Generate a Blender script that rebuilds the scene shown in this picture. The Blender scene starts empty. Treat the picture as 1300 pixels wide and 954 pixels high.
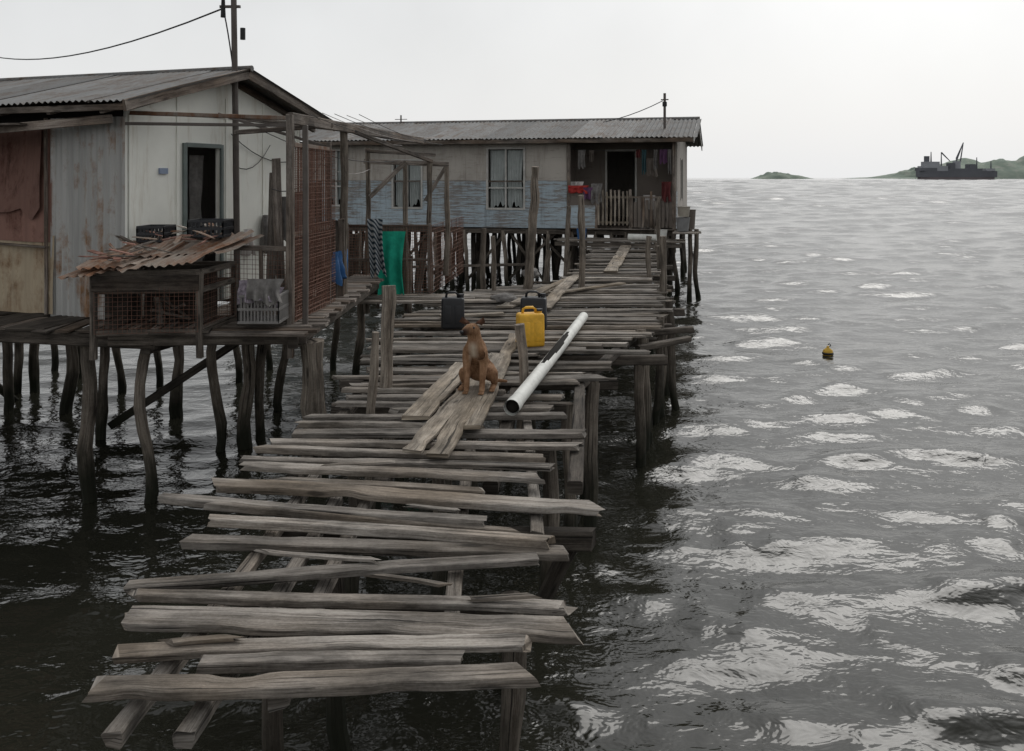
import bpy, bmesh, math, random
import numpy as np
from mathutils import Vector, Matrix, noise
random.seed(11); np.random.seed(5)
R=random.uniform
sc=bpy.context.scene
sc.view_settings.view_transform='Standard'; sc.view_settings.look='None'; sc.view_settings.exposure=0
WATER=-1.3
# survey helpers: metres from a sighting and a known distance / known deck level
def W(u,v,y): return Vector(((u-650)*y/1100.0, y, 1.7-(v-226)*y/1100.0))
def D(u,v,z=0.0): return W(u,v,1100.0*(1.7-z)/(v-226))
def L(u,v): return W(u,v,3300.0/(v-226))      # point on the water level

# ------------------------------------------------------------------ materials
class N:
    def __init__(s,name):
        s.m=bpy.data.materials.new(name); s.m.use_nodes=True
        s.nt=s.m.node_tree; s.b=s.nt.nodes['Principled BSDF']
    def n(s,t,**k):
        x=s.nt.nodes.new(t)
        for a,b in k.items(): setattr(x,a,b)
        return x
    def l(s,a,b): s.nt.links.new(a,b)
    def coord(s,kind,scale=(1,1,1)):
        tc=s.n('ShaderNodeTexCoord'); mp=s.n('ShaderNodeMapping'); mp.inputs['Scale'].default_value=scale
        s.l(tc.outputs[kind],mp.inputs['Vector']); return mp.outputs[0]
    def noise(s,vec,scale=1,detail=4,rough=.6,dist=0):
        x=s.n('ShaderNodeTexNoise'); x.inputs['Scale'].default_value=scale; x.inputs['Detail'].default_value=detail
        x.inputs['Roughness'].default_value=rough; x.inputs['Distortion'].default_value=dist
        s.l(vec,x.inputs['Vector']); return x.outputs['Fac']
    def ramp(s,fac,stops):
        r=s.n('ShaderNodeValToRGB'); e=r.color_ramp.elements
        while len(e)<len(stops): e.new(.5)
        for i,(p,c) in enumerate(stops):
            e[i].position=p; e[i].color=(c if len(c)==4 else (*c,1)) if hasattr(c,'__len__') else (c,c,c,1)
        s.l(fac,r.inputs[0]); return r.outputs[0]
    def mix(s,a,b,f,mode='MIX'):
        x=s.n('ShaderNodeMix',data_type='RGBA',blend_type=mode)
        for inp,val in ((x.inputs[0],f),(x.inputs[6],a),(x.inputs[7],b)):
            if hasattr(val,'is_linked') or hasattr(val,'links'): s.l(val,inp)
            elif hasattr(val,'__len__'): inp.default_value=(*val[:3],1)
            else: inp.default_value=val
        return x.outputs[2]
    def math(s,op,a,b=0.0,clamp=False):
        x=s.n('ShaderNodeMath',operation=op); x.use_clamp=clamp
        for inp,val in ((x.inputs[0],a),(x.inputs[1],b)):
            if hasattr(val,'links'): s.l(val,inp)
            else: inp.default_value=val
        return x.outputs[0]
    def col(s,c):
        if hasattr(c,'links'): s.l(c,s.b.inputs['Base Color'])
        else: s.b.inputs['Base Color'].default_value=(*c,1)
    def bump(s,h,st=.3,d=.01):
        b=s.n('ShaderNodeBump'); b.inputs['Strength'].default_value=st; b.inputs['Distance'].default_value=d
        s.l(h,b.inputs['Height']); s.l(b.outputs[0],s.b.inputs['Normal'])
    def rough(s,r,spec=.3): s.b.inputs['Roughness'].default_value=r; s.b.inputs['Specular IOR Level'].default_value=spec
    def tint(s):
        a=s.n('ShaderNodeAttribute'); a.attribute_name='tint'; return a.outputs['Fac']
    def posz(s):
        g=s.n('ShaderNodeNewGeometry'); x=s.n('ShaderNodeSeparateXYZ'); s.l(g.outputs['Position'],x.inputs[0]); return x

def wood(name,dark,mid,light,wet=False,rough=.88,bump=.7,brown=None):
    m=N(name); 
    a=m.noise(m.coord('UV',(1.3,26,1)),1,7,.72,.5)
    b=m.noise(m.coord('UV',(7,210,1)),1,4,.7)
    c=m.noise(m.coord('UV',(2.2,4.5,1)),1,4,.65)
    g=m.noise(m.coord('UV',(60,90,1)),1,3,.7)
    h=m.math('ADD',m.math('ADD',m.math('MULTIPLY',a,.50),m.math('MULTIPLY',b,.34)),m.math('MULTIPLY',g,.16))
    k=m.ramp(h,[(.33,dark),(.45,mid),(.57,light),(.75,tuple(x*1.12 for x in light))])
    if brown:
        k=m.mix(k,m.ramp(h,[(.35,tuple(x*.3 for x in brown)),(.6,brown)]),m.ramp(m.noise(m.coord('UV',(.5,1.3,1)),1,3,.6),[(.46,0.0),(.64,.85)]))
    crack=m.ramp(m.noise(m.coord('UV',(.7,42,1)),1,3,.55,.3),[(.34,0.08),(.38,1.0)])
    crack2=m.ramp(m.noise(m.coord('UV',(2.6,120,1)),1,2,.5,.5),[(.33,0.25),(.38,1.0)])
    k=m.mix(k,crack,.85,'MULTIPLY'); k=m.mix(k,crack2,.7,'MULTIPLY')
    k=m.mix(k,m.ramp(c,[(.34,.36),(.60,1.15)]),.9,'MULTIPLY')
    vo=m.n('ShaderNodeTexVoronoi'); vo.inputs['Scale'].default_value=1; m.l(m.coord('UV',(1.7,7.5,1)),vo.inputs['Vector'])
    k=m.mix(k,m.ramp(vo.outputs['Distance'],[(.07,.22),(.13,1.0)]),.8,'MULTIPLY')
    t=m.n('ShaderNodeCombineColor'); ti=m.tint()
    for i in range(3): m.l(ti,t.inputs[i])
    k=m.mix(k,t.outputs[0],1.0,'MULTIPLY')
    if wet:
        z=m.posz().outputs['Z']
        z=m.math('ADD',z,m.math('MULTIPLY',c,.5))
        f=m.math('MULTIPLY',m.math('SUBTRACT',z,-.90),1.7,True)
        k=m.mix((.016,.017,.011),k,f)
    m.col(k); m.rough(rough,.2)
    hh=m.math('ADD',h,m.math('ADD',m.math('MULTIPLY',crack,.5),m.math('MULTIPLY',crack2,.25)))
    m.bump(hh,bump,.010); return m.m
deckw=wood('weathered_deck_wood',(.040,.034,.028),(.19,.168,.145),(.385,.352,.315),brown=(.27,.215,.16))
boardw=wood('laid_board_wood',(.11,.088,.066),(.30,.255,.205),(.48,.425,.355),brown=(.36,.285,.20))
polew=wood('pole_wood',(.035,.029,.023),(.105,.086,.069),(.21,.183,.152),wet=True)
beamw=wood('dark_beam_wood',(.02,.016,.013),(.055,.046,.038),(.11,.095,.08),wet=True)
cladd=wood('cladding_wood',(.045,.036,.03),(.125,.105,.09),(.24,.213,.187),brown=(.17,.12,.085))

def flat(name,c,r=.6,spec=.3,var=.25,scale=6,metal=0,bump=0):
    m=N(name); n=m.noise(m.coord('Object'),scale,5,.65)
    k=m.ramp(n,[(.3,tuple(x*(1-var) for x in c)),(.7,tuple(min(1,x*(1+var*.6)) for x in c))])
    m.col(k); m.rough(r,spec); m.b.inputs['Metallic'].default_value=metal
    if bump: m.bump(n,bump,.01)
    return m.m
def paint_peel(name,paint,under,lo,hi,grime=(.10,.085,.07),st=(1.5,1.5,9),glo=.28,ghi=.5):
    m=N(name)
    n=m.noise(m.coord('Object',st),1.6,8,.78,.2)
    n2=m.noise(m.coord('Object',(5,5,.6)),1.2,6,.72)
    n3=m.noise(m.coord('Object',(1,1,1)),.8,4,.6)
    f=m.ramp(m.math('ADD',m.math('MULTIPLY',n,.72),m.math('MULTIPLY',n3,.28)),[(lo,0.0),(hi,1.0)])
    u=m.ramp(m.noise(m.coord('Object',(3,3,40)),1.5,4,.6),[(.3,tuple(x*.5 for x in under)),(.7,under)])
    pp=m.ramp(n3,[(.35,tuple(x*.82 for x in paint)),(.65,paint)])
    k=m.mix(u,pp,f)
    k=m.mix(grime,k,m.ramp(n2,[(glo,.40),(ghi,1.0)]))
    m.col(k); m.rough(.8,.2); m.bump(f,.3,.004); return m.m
bluepeel=paint_peel('peeling_blue_paint',(.42,.50,.55),(.33,.31,.29),.465,.51,st=(1.2,1.2,16))
whitewall=paint_peel('stained_white_panel',(.88,.88,.81),(.45,.42,.36),.29,.35,(.42,.35,.25),glo=.27,ghi=.47)
greywall=paint_peel('grey_fibre_panel',(.47,.435,.39),(.33,.30,.265),.34,.46,(.20,.17,.14))
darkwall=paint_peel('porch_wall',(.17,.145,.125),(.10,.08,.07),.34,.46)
def iron(name,base,rust,lo,hi,metal=.0,r=.6):
    m=N(name)
    n=m.noise(m.coord('UV',(1.1,.55,1)),2.2,8,.75,.3)
    s=m.noise(m.coord('UV',(13,.5,1)),1,4,.65)
    f=m.ramp(m.math('ADD',m.math('MULTIPLY',n,.7),m.math('MULTIPLY',s,.3)),[(lo,0.0),(hi,1.0)])
    r2=m.ramp(m.noise(m.coord('UV'),9,6,.75),[(.3,tuple(x*.4 for x in rust)),(.7,rust)])
    b2=m.ramp(s,[(.3,tuple(x*.68 for x in base)),(.7,base)])
    k=m.mix(b2,r2,f)
    t=m.n('ShaderNodeCombineColor'); ti=m.tint()
    for i in range(3): m.l(ti,t.inputs[i])
    k=m.mix(k,t.outputs[0],1.0,'MULTIPLY')
    m.col(k); m.rough(r,.25); m.b.inputs['Metallic'].default_value=metal; m.bump(n,.15,.01); return m.m
roofiron=iron('roof_iron',(.19,.19,.187),(.13,.095,.07),.47,.62,0,.75)
wallir=iron('wall_iron',(.48,.475,.455),(.34,.19,.10),.50,.61)
rustir=iron('rusty_iron',(.34,.29,.245),(.27,.135,.075),.44,.56,0,.85)
brownp=iron('brown_sheet',(.30,.165,.13),(.16,.07,.05),.50,.60,0,.7)
tanp=iron('tan_sheet',(.50,.41,.29),(.30,.19,.11),.50,.62,0,.8)
wirem=flat('rusty_wire',(.17,.09,.065),.8,.2)
wireg=flat('dark_cable',(.03,.03,.03),.7)
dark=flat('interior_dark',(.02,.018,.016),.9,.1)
frame=flat('window_frame',(.45,.44,.41),.6)
frameD=flat('door_frame_green_grey',(.16,.19,.18),.6)
curtain=flat('curtain_cloth',(.40,.43,.42),.9,.1,.2,3)
green=flat('green_cloth',(.02,.34,.23),.85,.15,.3,7)
red=flat('red_cloth',(.36,.045,.04),.9,.1)
pale=flat('pale_cloth',(.5,.47,.45),.9,.1)
yellow=flat('yellow_plastic',(.76,.42,.04),.5,.35,.25,12)
blackp=flat('black_plastic',(.018,.019,.022),.45,.4,.3,8)
whitep=flat('pvc_white',(.64,.64,.60),.5,.35,.22,6)
bluep=flat('blue_plastic',(.03,.11,.27),.5,.35)
steel=flat('old_steel',(.10,.085,.075),.6,.3)
checked=flat('checked_cloth',(.33,.29,.33),.9,.1,.6,30)
m=N('striped_cloth'); x=m.n('ShaderNodeTexWave'); x.inputs['Scale'].default_value=9; x.bands_direction='DIAGONAL'
tc=m.n('ShaderNodeTexCoord'); m.l(tc.outputs['Object'],x.inputs['Vector'])
m.col(m.ramp(x.outputs['Fac'],[(.42,(.03,.045,.06)),(.56,(.33,.35,.36))])); m.rough(.9,.1); striped=m.m

# ------------------------------------------------------------------ mesh builder
def empty(name,loc=(0,0,0)):
    o=bpy.data.objects.new(name,None); o.location=loc; sc.collection.objects.link(o); return o
class MB:
    def __init__(s,M=None): s.v=[];s.f=[];s.m=[];s.uv=[];s.t=[];s.mats=[]; s.M=M or Matrix.Identity(4)
    def mi(s,mat):
        if mat not in s.mats: s.mats.append(mat)
        return s.mats.index(mat)
    def add(s,vs,fs,mat,uvs=None,tint=1.0):
        o=len(s.v); s.v+= [s.M@Vector(p) for p in vs]; k=s.mi(mat)
        for i,f in enumerate(fs):
            s.f.append([o+j for j in f]); s.m.append(k); s.t.append(tint)
            s.uv+= (uvs[i] if uvs else [(vs[j][0]+vs[j][1],vs[j][2]) for j in f])
    def box(s,x0,x1,y0,y1,z0,z1,mat,tint=1.0):
        vs=[(x,y,z) for x in(x0,x1) for y in(y0,y1) for z in(z0,z1)]
        s.add(vs,[(0,1,3,2),(4,6,7,5),(0,4,5,1),(2,3,7,6),(0,2,6,4),(1,5,7,3)],mat,None,tint)
    def board(s,p0,p1,w,t,mat,up=(0,0,1),jit=.005,seg=.22,tint=None,roll=0,rag=0):
        p0=Vector(p0);p1=Vector(p1);a=(p1-p0);Ln=a.length;a.normalize();up=Vector(up)
        if abs(a.dot(up))>.98: up=Vector((0,1,0))
        sd=a.cross(up).normalized();uv_=sd.cross(a)
        if roll: q=Matrix.Rotation(roll,3,a); sd=q@sd; uv_=q@uv_
        if tint is None: tint=R(.72,1.22)
        n=max(1,int(Ln/seg)); c=min(w,t)*.13
        prof=[(-w/2+c,-t/2),(w/2-c,-t/2),(w/2,-t/2+c),(w/2,t/2-c),(w/2-c,t/2),(-w/2+c,t/2),(-w/2,t/2-c),(-w/2,-t/2+c)]
        K=len(prof); per=[0]; 
        for i in range(K): per.append(per[-1]+math.dist(prof[i],prof[(i+1)%K]))
        ou,ov=R(0,90),R(0,90); vs=[]; sw=R(-.6,.6)*jit
        e=R(0,99); endk=[[R(-1,1) for _ in range(K)] for _ in range(2)]; sk=[R(-1,1),R(-1,1)]
        for i in range(n+1):
            f=i/n; ln0=f*Ln
            wl=1+noise.noise(Vector((ln0*1.1,e,0)))*jit*8*min(1,.1/w)
            bow=math.sin(f*math.pi)*sw*3+noise.noise(Vector((ln0*.8,e,8)))*rag*.022
            wz=noise.noise(Vector((ln0*.8,e,3)))*rag*.022
            for j,(x,y) in enumerate(prof):
                ln=ln0
                if i in(0,n): ln+=endk[0 if i==0 else 1][j]*max(jit*1.2,rag*.035)+x/w*sk[0 if i==0 else 1]*rag*.09
                nz=noise.noise(Vector((ln0*3.3,e+(9 if x>0 else 0),1))); bite=max(0,nz-.18)*rag*1.7
                vs.append(p0+a*ln+sd*(x*wl*(1-bite)+bow+R(-1,1)*jit*.22)+uv_*(y+wz+R(-1,1)*jit*.12))
        fs=[];uvs=[]
        for i in range(n):
            for j in range(K):
                k=(j+1)%K; fs.append((i*K+j,(i+1)*K+j,(i+1)*K+k,i*K+k))
                u0,u1=ou+i/n*Ln,ou+(i+1)/n*Ln
                uvs.append([(u0,ov+per[j]),(u1,ov+per[j]),(u1,ov+per[j+1]),(u0,ov+per[j+1])])
        fs.append(tuple(range(K))); uvs.append([(ou+p[0]*.2,ov+p[1]) for p in prof])
        fs.append(tuple(range(n*K+K-1,n*K-1,-1))); uvs.append([(ou+p[0]*.2,ov+p[1]) for p in prof])
        s.add(vs,fs,mat,uvs,tint)
    def tube(s,pts,rads,mat,n=8,tint=1.0,rough=0,cap=True):
        pts=[Vector(p) for p in pts]; ou,ov=R(0,90),R(0,90); vs=[];ln=0;lens=[]
        if not hasattr(rads,'__len__'): rads=[rads]*len(pts)
        for i,p in enumerate(pts):
            a=(pts[min(i+1,len(pts)-1)]-pts[max(i-1,0)]).normalized()
            up=Vector((0,1,0)) if abs(a.z)>.7 else Vector((0,0,1))
            sd=a.cross(up).normalized();u2=sd.cross(a)
            if i: ln+=(p-pts[i-1]).length
            lens.append(ln)
            for j in range(n):
                t=2*math.pi*j/n; r=rads[i]*(1+R(-1,1)*rough)
                vs.append(p+sd*math.cos(t)*r+u2*math.sin(t)*r)
        fs=[];uvs=[]
        for i in range(len(pts)-1):
            for j in range(n):
                k=(j+1)%n; fs.append((i*n+j,i*n+k,(i+1)*n+k,(i+1)*n+j))
                c=2*math.pi*max(rads)/n; a0,a1=ov+j*c,ov+(j+1)*c
                uvs.append([(ou+lens[i],a0),(ou+lens[i],a1),(ou+lens[i+1],a1),(ou+lens[i+1],a0)])
        if cap:
            fs.append(tuple(range(n-1,-1,-1))); uvs.append([(ou,ov)]*n)
            m_=len(pts)-1; fs.append(tuple(range(m_*n,m_*n+n))); uvs.append([(ou+math.cos(j)*.05,ov+math.sin(j)*.05) for j in range(n)])
        s.add(vs,fs,mat,uvs,tint)
    def pole(s,p0,p1,r0,r1,mat,bend=.03,n=10,tint=None,seg=.2):
        p0=Vector(p0);p1=Vector(p1);Ln=(p1-p0).length;k=max(3,int(Ln/seg)); e=R(0,100); pts=[];rs=[]
        for i in range(k+1):
            f=i/k
            o=Vector((noise.noise(Vector((e,f*Ln*.9,0))),noise.noise(Vector((e+7,f*Ln*.9,3))),0))*bend*1.5*math.sin(math.pi*f)
            o+=Vector((noise.noise(Vector((e,f*Ln*3.5,4))),noise.noise(Vector((e,f*Ln*3.5,6))),0))*r0*.3
            pts.append(p0.lerp(p1,f)+o); rs.append((r0+(r1-r0)*f)*(1+noise.noise(Vector((e,f*Ln*2.9,9)))*.26))
        s.tube(pts,rs,mat,n,tint if tint else R(.7,1.25),.06)
    def wire(s,p0,p1,r,mat,sag=0,k=1):
        p0=Vector(p0);p1=Vector(p1)
        pts=[p0.lerp(p1,i/k)-Vector((0,0,sag*4*(i/k)*(1-i/k))) for i in range(k+1)]
        s.tube(pts,r,mat,4 if r>.004 else 3,1,0,False)
    def mesh(s,o,du,dv,Wd,Hd,st,r,mat,frame=None):
        o=Vector(o);du=Vector(du).normalized();dv=Vector(dv).normalized()
        nu=max(1,round(Wd/st));nv=max(1,round(Hd/st))
        nn=du.cross(dv)
        for i in range(nu+1):
            q=o+du*(i*Wd/nu)+nn*R(-.006,.006); s.wire(q,q+dv*Hd+du*R(-.008,.008),r,mat)
        for j in range(nv+1):
            q=o+dv*(j*Hd/nv)+nn*R(-.006,.006); s.wire(q,q+du*Wd+dv*R(-.008,.008),r,mat)
    def corr(s,o,du,dv,Wd,Ln,mat,pitch=.08,amp=.012,nv=3,tint=1,rag=0):
        o=Vector(o);du=Vector(du).normalized();dv=Vector(dv).normalized();nn=du.cross(dv)
        nu=max(4,int(Wd/pitch*6)); ou=R(0,50);vs=[];fs=[];uvs=[]
        for j in range(nv+1):
            for i in range(nu+1):
                x=i*Wd/nu;y=j*Ln/nv
                if rag and j in(0,nv): y+=noise.noise(Vector((x*6,j,ou)))*rag
                wv=math.sin(x/pitch*2*math.pi)*amp + (noise.noise(Vector((x*1.5,y*1.5,ou)))*rag*.5 if rag else 0)
                vs.append(o+du*x+dv*y+nn*wv)
        for j in range(nv):
            for i in range(nu):
                a=j*(nu+1)+i; fs.append((a,a+1,a+nu+2,a+nu+1))
                uvs.append([(ou+i*Wd/nu,j*Ln/nv),(ou+(i+1)*Wd/nu,j*Ln/nv),(ou+(i+1)*Wd/nu,(j+1)*Ln/nv),(ou+i*Wd/nu,(j+1)*Ln/nv)])
        s.add(vs,fs,mat,uvs,tint)
    def cloth(s,o,du,w,h,mat,amp=.03,folds=4,sway=(0,0,0)):
        o=Vector(o);du=Vector(du).normalized();nn=du.cross(Vector((0,0,1)));nu,nv=24,12;e=R(0,9);vs=[];fs=[]
        for j in range(nv+1):
            for i in range(nu+1):
                f=i/nu;g=j/nv
                a=math.sin(f*folds*6.28+e+g*.8)*amp*(.3+g)+noise.noise(Vector((f*3,g*3,e)))*amp
                vs.append(o+du*(f*w*(1-.12*math.sin(g*3.1)))+nn*a+Vector(sway)*g-Vector((0,0,g*h*(1+.25*noise.noise(Vector((f*4,e,0)))))))
        for j in range(nv):
            for i in range(nu): a=j*(nu+1)+i; fs.append((a,a+1,a+nu+2,a+nu+1))
        s.add(vs,fs,mat)
    def walls(s,x0,x1,z0,z1,holes,y0,y1,mat,axis='x'):
        xs=sorted({x0,x1,*[h[0] for h in holes],*[h[1] for h in holes]}); zs=sorted({z0,z1,*[h[2] for h in holes],*[h[3] for h in holes]})
        for a,b in zip(xs,xs[1:]):
            for c,d in zip(zs,zs[1:]):
                if any(h[0]<=a and b<=h[1] and h[2]<=c and d<=h[3] for h in holes): continue
                if axis=='x': s.box(a,b,y0,y1,c,d,mat)
                else: s.box(y0,y1,a,b,c,d,mat)
    def finish(s,name,parent=None,smooth=False):
        me=bpy.data.meshes.new(name); me.from_pydata([tuple(v) for v in s.v],[],s.f)
        for mt in s.mats: me.materials.append(mt)
        me.polygons.foreach_set('material_index',s.m)
        ul=me.uv_layers.new(name='UVMap'); ul.data.foreach_set('uv',np.array(s.uv,dtype=np.float32).ravel())
        at=me.attributes.new('tint','FLOAT','FACE'); at.data.foreach_set('value',s.t)
        if smooth: me.polygons.foreach_set('use_smooth',[True]*len(me.polygons))
        me.update(); o=bpy.data.objects.new(name,me); sc.collection.objects.link(o)
        if parent: o.parent=parent
        return o

# ------------------------------------------------------------------ water
def build_water():
    y=-1.5; ys=[y]
    while y<1600: y+=.05+.0042*max(y,0); ys.append(y)
    ys=np.array(ys); nx=640; s_=np.linspace(-1,1,nx)
    hw=17+.72*np.maximum(ys,-1.5)
    X=hw[:,None]*s_[None,:]; Y=np.repeat(ys[:,None],nx,1)
    dx=hw*2/nx; dy=.05+.0042*np.maximum(ys,0); cell=np.maximum(dx,dy)[:,None]
    Z=np.zeros_like(X)
    def waves(n,l0,l1,c,wt,spread=33):
        nonlocal Z
        for i in range(n):
            lam=math.exp(R(math.log(l0),math.log(l1))); th=math.radians(98+random.gauss(0,spread)); k=2*math.pi/lam
            ph=R(0,6.28); f=np.clip((lam/cell-2.5)/3.0,0,1)*wt
            ny=int(np.max(np.nonzero(f[:,0]>0)[0])+1) if np.any(f>0) else 0
            if not ny: continue
            x,y=X[:ny],Y[:ny]
            s=np.sin(k*(x*math.cos(th)+y*math.sin(th))+ph+.9*np.sin(x*.45/l0*.4+y*.23/l0*.4+i))
            Z[:ny]+=c*lam*s*f[:ny]
    one=np.ones((len(ys),1))
    waves(40,.30,.75,.0044,one,36); waves(30,.75,2.0,.0046,one,32)
    far=np.clip((ys-18)/90,0,1)[:,None]; waves(22,2.2,8,.0050,.12+.88*far,30)
    far2=np.clip((ys-90)/300,0,1)[:,None]; waves(20,8,30,.0042,far2,30)
    Z+=.4*np.abs(Z)
    g=.5+.5*np.sin(X*.31+1.3*np.sin(Y*.17+.7)+Y*.11)*np.sin(Y*.36+1.1*np.sin(X*.21))
    Z*=.82+.38*g
    cal=.52+.48*np.clip((X+1.0)/3.0,0,1)
    ed=np.minimum(np.clip((1-np.abs(s_))/.06,0,1)[None,:],np.clip((1600-ys)/300,0,1)[:,None])*np.clip((ys+1.5),0,1)[:,None]
    Z=WATER+Z*cal*ed
    ny=len(ys); V=np.stack([X,Y,Z],-1).reshape(-1,3)
    idx=np.arange(nx*ny).reshape(ny,nx); F=np.stack([idx[:-1,:-1],idx[:-1,1:],idx[1:,1:],idx[1:,:-1]],-1).reshape(-1,4)
    B=26000.; o=len(V); ye=ys[-1]; h0,h1=hw[0],hw[-1]
    ex=[(-B,-B),(B,-B),(B,-1.5),(-B,-1.5),(-h0,-1.5),(h0,-1.5),(h1,ye),(-h1,ye),(B,ye),(-B,ye),(B,B),(-B,B)]
    V=np.vstack([V,np.array([(a,b,WATER) for a,b in ex])])
    F=np.vstack([F,np.array([(o,o+1,o+2,o+3),(o+3,o+4,o+7,o+9),(o+5,o+2,o+8,o+6),(o+9,o+8,o+10,o+11)])])
    me=bpy.data.meshes.new('water'); me.vertices.add(len(V)); me.vertices.foreach_set('co',V.astype(np.float32).ravel())
    me.loops.add(len(F)*4); me.loops.foreach_set('vertex_index',F.astype(np.int32).ravel())
    me.polygons.add(len(F)); me.polygons.foreach_set('loop_start',np.arange(0,len(F)*4,4,dtype=np.int32))
    me.polygons.foreach_set('loop_total',np.full(len(F),4,dtype=np.int32))
    me.update(calc_edges=True); me.polygons.foreach_set('use_smooth',np.ones(len(F),dtype=bool)); me.validate()
    ob=bpy.data.objects.new('water',me); sc.collection.objects.link(ob)
    m=N('sea_water'); m.col((.019,.019,.014)); m.b.inputs['Roughness'].default_value=.07; m.b.inputs['IOR'].default_value=1.34
    a=m.noise(m.coord('Object',(1,1.4,1)),4.5,3,.55,.3)
    b=m.noise(m.coord('Object',(.30,.8,1)),1,4,.55,.3)
    h=m.math('ADD',m.math('MULTIPLY',a,.018),m.math('MULTIPLY',b,.05))
    m.bump(h,1.0,1.0); me.materials.append(m.m)
build_water()

# ------------------------------------------------------------------ walkway
wk=empty('wooden_walkway')
mb=MB()
near=[(122,868,665,850,.10),(255,836,585,832,.08),(152,824,672,806,.085),(160,779,728,794,.14),(170,749,718,764,.08),
(163,739,683,704,.085),(235,682,716,696,.09),(268,656,697,683,.07),(270,638,655,671,.05),(203,626,615,660,.08),(275,612,757,639,.11),
(355,604,612,622,.06),(310,587,685,604,.09),(305,579,700,590,.065),(330,566,690,578,.08),(345,557,735,562,.08),(375,547,742,547,.095),
(380,536,610,541,.065),(390,527,716,525,.085),(500,519,700,516,.065),(430,510,690,513,.085),(440,502,715,501,.075),(436,492,640,495,.085),(447,486,735,483,.09)]
for a,b,c,d,w in near:
    z=R(-.012,.018); p=D(a,b,z)-Vector((0,0,.02)); q=D(c,d,z+R(-.014,.016))-Vector((0,0,.02))
    mb.board(p,q,w*R(.98,1.12),R(.026,.042),deckw,jit=.006,seg=.05,roll=R(-.09,.09),tint=R(.62,1.2),rag=R(.3,1.0))
# split-off slivers lying on the deck
for a,b,c,d,w in((330,700,470,708,.03),(520,640,585,646,.03),(215,812,300,806,.035),(600,760,668,757,.03),(420,590,500,586,.03),(480,730,560,741,.025)):
    mb.board(D(a,b,.012),D(c,d,.018),w,.014,deckw,jit=.004,seg=.05,rag=1,tint=R(.6,1.1))
yy=1.9
while yy>-.8:
    mb.board((-1.55+R(-.1,.1),yy,-.02),(.35+R(-.1,.1),yy+R(-.04,.04),-.02),.14,.035,deckw,jit=.009,rag=.4); yy-=.19
ys=[5.8,6.25,6.8,7.66,8.74,10.2,11.0,11.8,13.0,13.8,15.1,16.4,20,22.5]
xl=[-1.45,-1.46,-1.3,-1.45,-1.43,-1.35,-1.2,-1.1,-.75,0.2,1.05,1.3,1.73,2.05]
xr=[.5,.4,.55,.78,1.35,1.72,1.95,2.12,2.3,2.4,2.55,2.8,3.35,3.7]
XL=lambda y:float(np.interp(y,ys,xl)); XR=lambda y:float(np.interp(y,ys,xr))
y=7.38
while y<22.3:
    w=R(.075,.14); a=XL(y)+R(-.14,.2); b=XR(y)+R(-.22,.12)
    if y<10 and random.random()<.4: b-=R(.2,.7)
    if y<10 and random.random()<.3: a+=R(.2,.6)
    z=R(-.018,.026); sk=R(-.09,.09)
    mb.board((a,y-sk,z-.02),(b,y+sk,z-.02+R(-.018,.018)),w,R(.025,.038),deckw,jit=.008,seg=.12,roll=R(-.12,.12),tint=R(.42,1.15),rag=R(.3,.9))
    y+=w+R(.02,.11)
for i in range(4):
    yq=11.6+i*.22; mb.board((-2.7+R(-.1,.1),yq,.03),(-.2+R(-.5,.5),yq+R(-.05,.05),.045),.13,.035,deckw,jit=.008,rag=.4)
mb.finish('planks',wk)
mb=MB()
for x,a,b in((-1.24,2.75,5.2),(-1.02,2.75,4.8),(-.77,2.95,5.0),(-.27,3.3,6.2),(.10,4.3,6.6)):
    mb.board((x+R(-.03,.03),a,-.085),(x+.02+R(-.05,.05),b,-.085),.065,.055,deckw,jit=.008,seg=.1,tint=R(.7,.95),rag=.4)
for f in(.08,.35,.68,.93):
    pts=[(XL(t)+(XR(t)-XL(t))*f,t,-.09) for t in(5.,7.5,10,12.6)]
    for p,q in zip(pts,pts[1:]): mb.board(p,q,.09,.08,beamw)
for f in(.1,.5,.9):
    pts=[(XL(t)+(XR(t)-XL(t))*f,t,-.09) for t in(12.8,15,17.5,20,22.4)]
    for p,q in zip(pts,pts[1:]): mb.board(p,q,.09,.08,beamw)
rows=[(-.6,-1.3,.3),(1.6,-1.25,.25),(3.78,-1.2,.0),(4.5,-1.1,.30),(5.9,-1.25,.25),(7.0,-1.3,.45),(7.82,-1.4,.74),(8.9,-1.4,1.3),(9.8,-1.35,1.5),(10.8,-1.2,1.85),(12.0,-1.0,2.14),(13.2,-.7,2.3),(14.6,.9,2.45),(16.2,1.3,2.75),(18,1.5,3.05),(20,1.75,3.35),(21.6,1.95,3.6)]
for yq,a,b in rows:
    ex=R(.05,.3) if yq>7.5 else 0
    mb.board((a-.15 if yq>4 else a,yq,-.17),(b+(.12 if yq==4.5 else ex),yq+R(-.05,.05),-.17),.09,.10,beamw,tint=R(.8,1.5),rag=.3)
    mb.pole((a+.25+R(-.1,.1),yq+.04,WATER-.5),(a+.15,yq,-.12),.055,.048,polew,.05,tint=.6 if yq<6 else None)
    if yq!=4.5: mb.pole((b+R(-.1,.1),yq+.04,WATER-.5),(b,yq,-.12 if yq<13 else R(-.1,.5)),.055,.05,polew,.07,tint=R(.8,1.3))
    if yq>5: mb.pole(((a+b)/2+R(-.3,.3),yq+.06,WATER-.5),((a+b)/2,yq,-.12),.05,.045,polew,.06)
mb.pole((-.25,5.4,WATER-.5),(.32,4.55,-.2),.045,.045,beamw,.02,tint=.8)
mb.pole((1.52,9.6,WATER-.5),(1.42,9.6,.02),.055,.06,polew,.08,tint=1.1)
mb.pole((.58,7.3,WATER-.5),(.72,7.7,-.12),.065,.055,polew,.05,tint=1.0)
mb.pole((2.2,11.3,WATER-.5),(2.05,11.3,.1),.05,.05,polew,.06)
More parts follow.
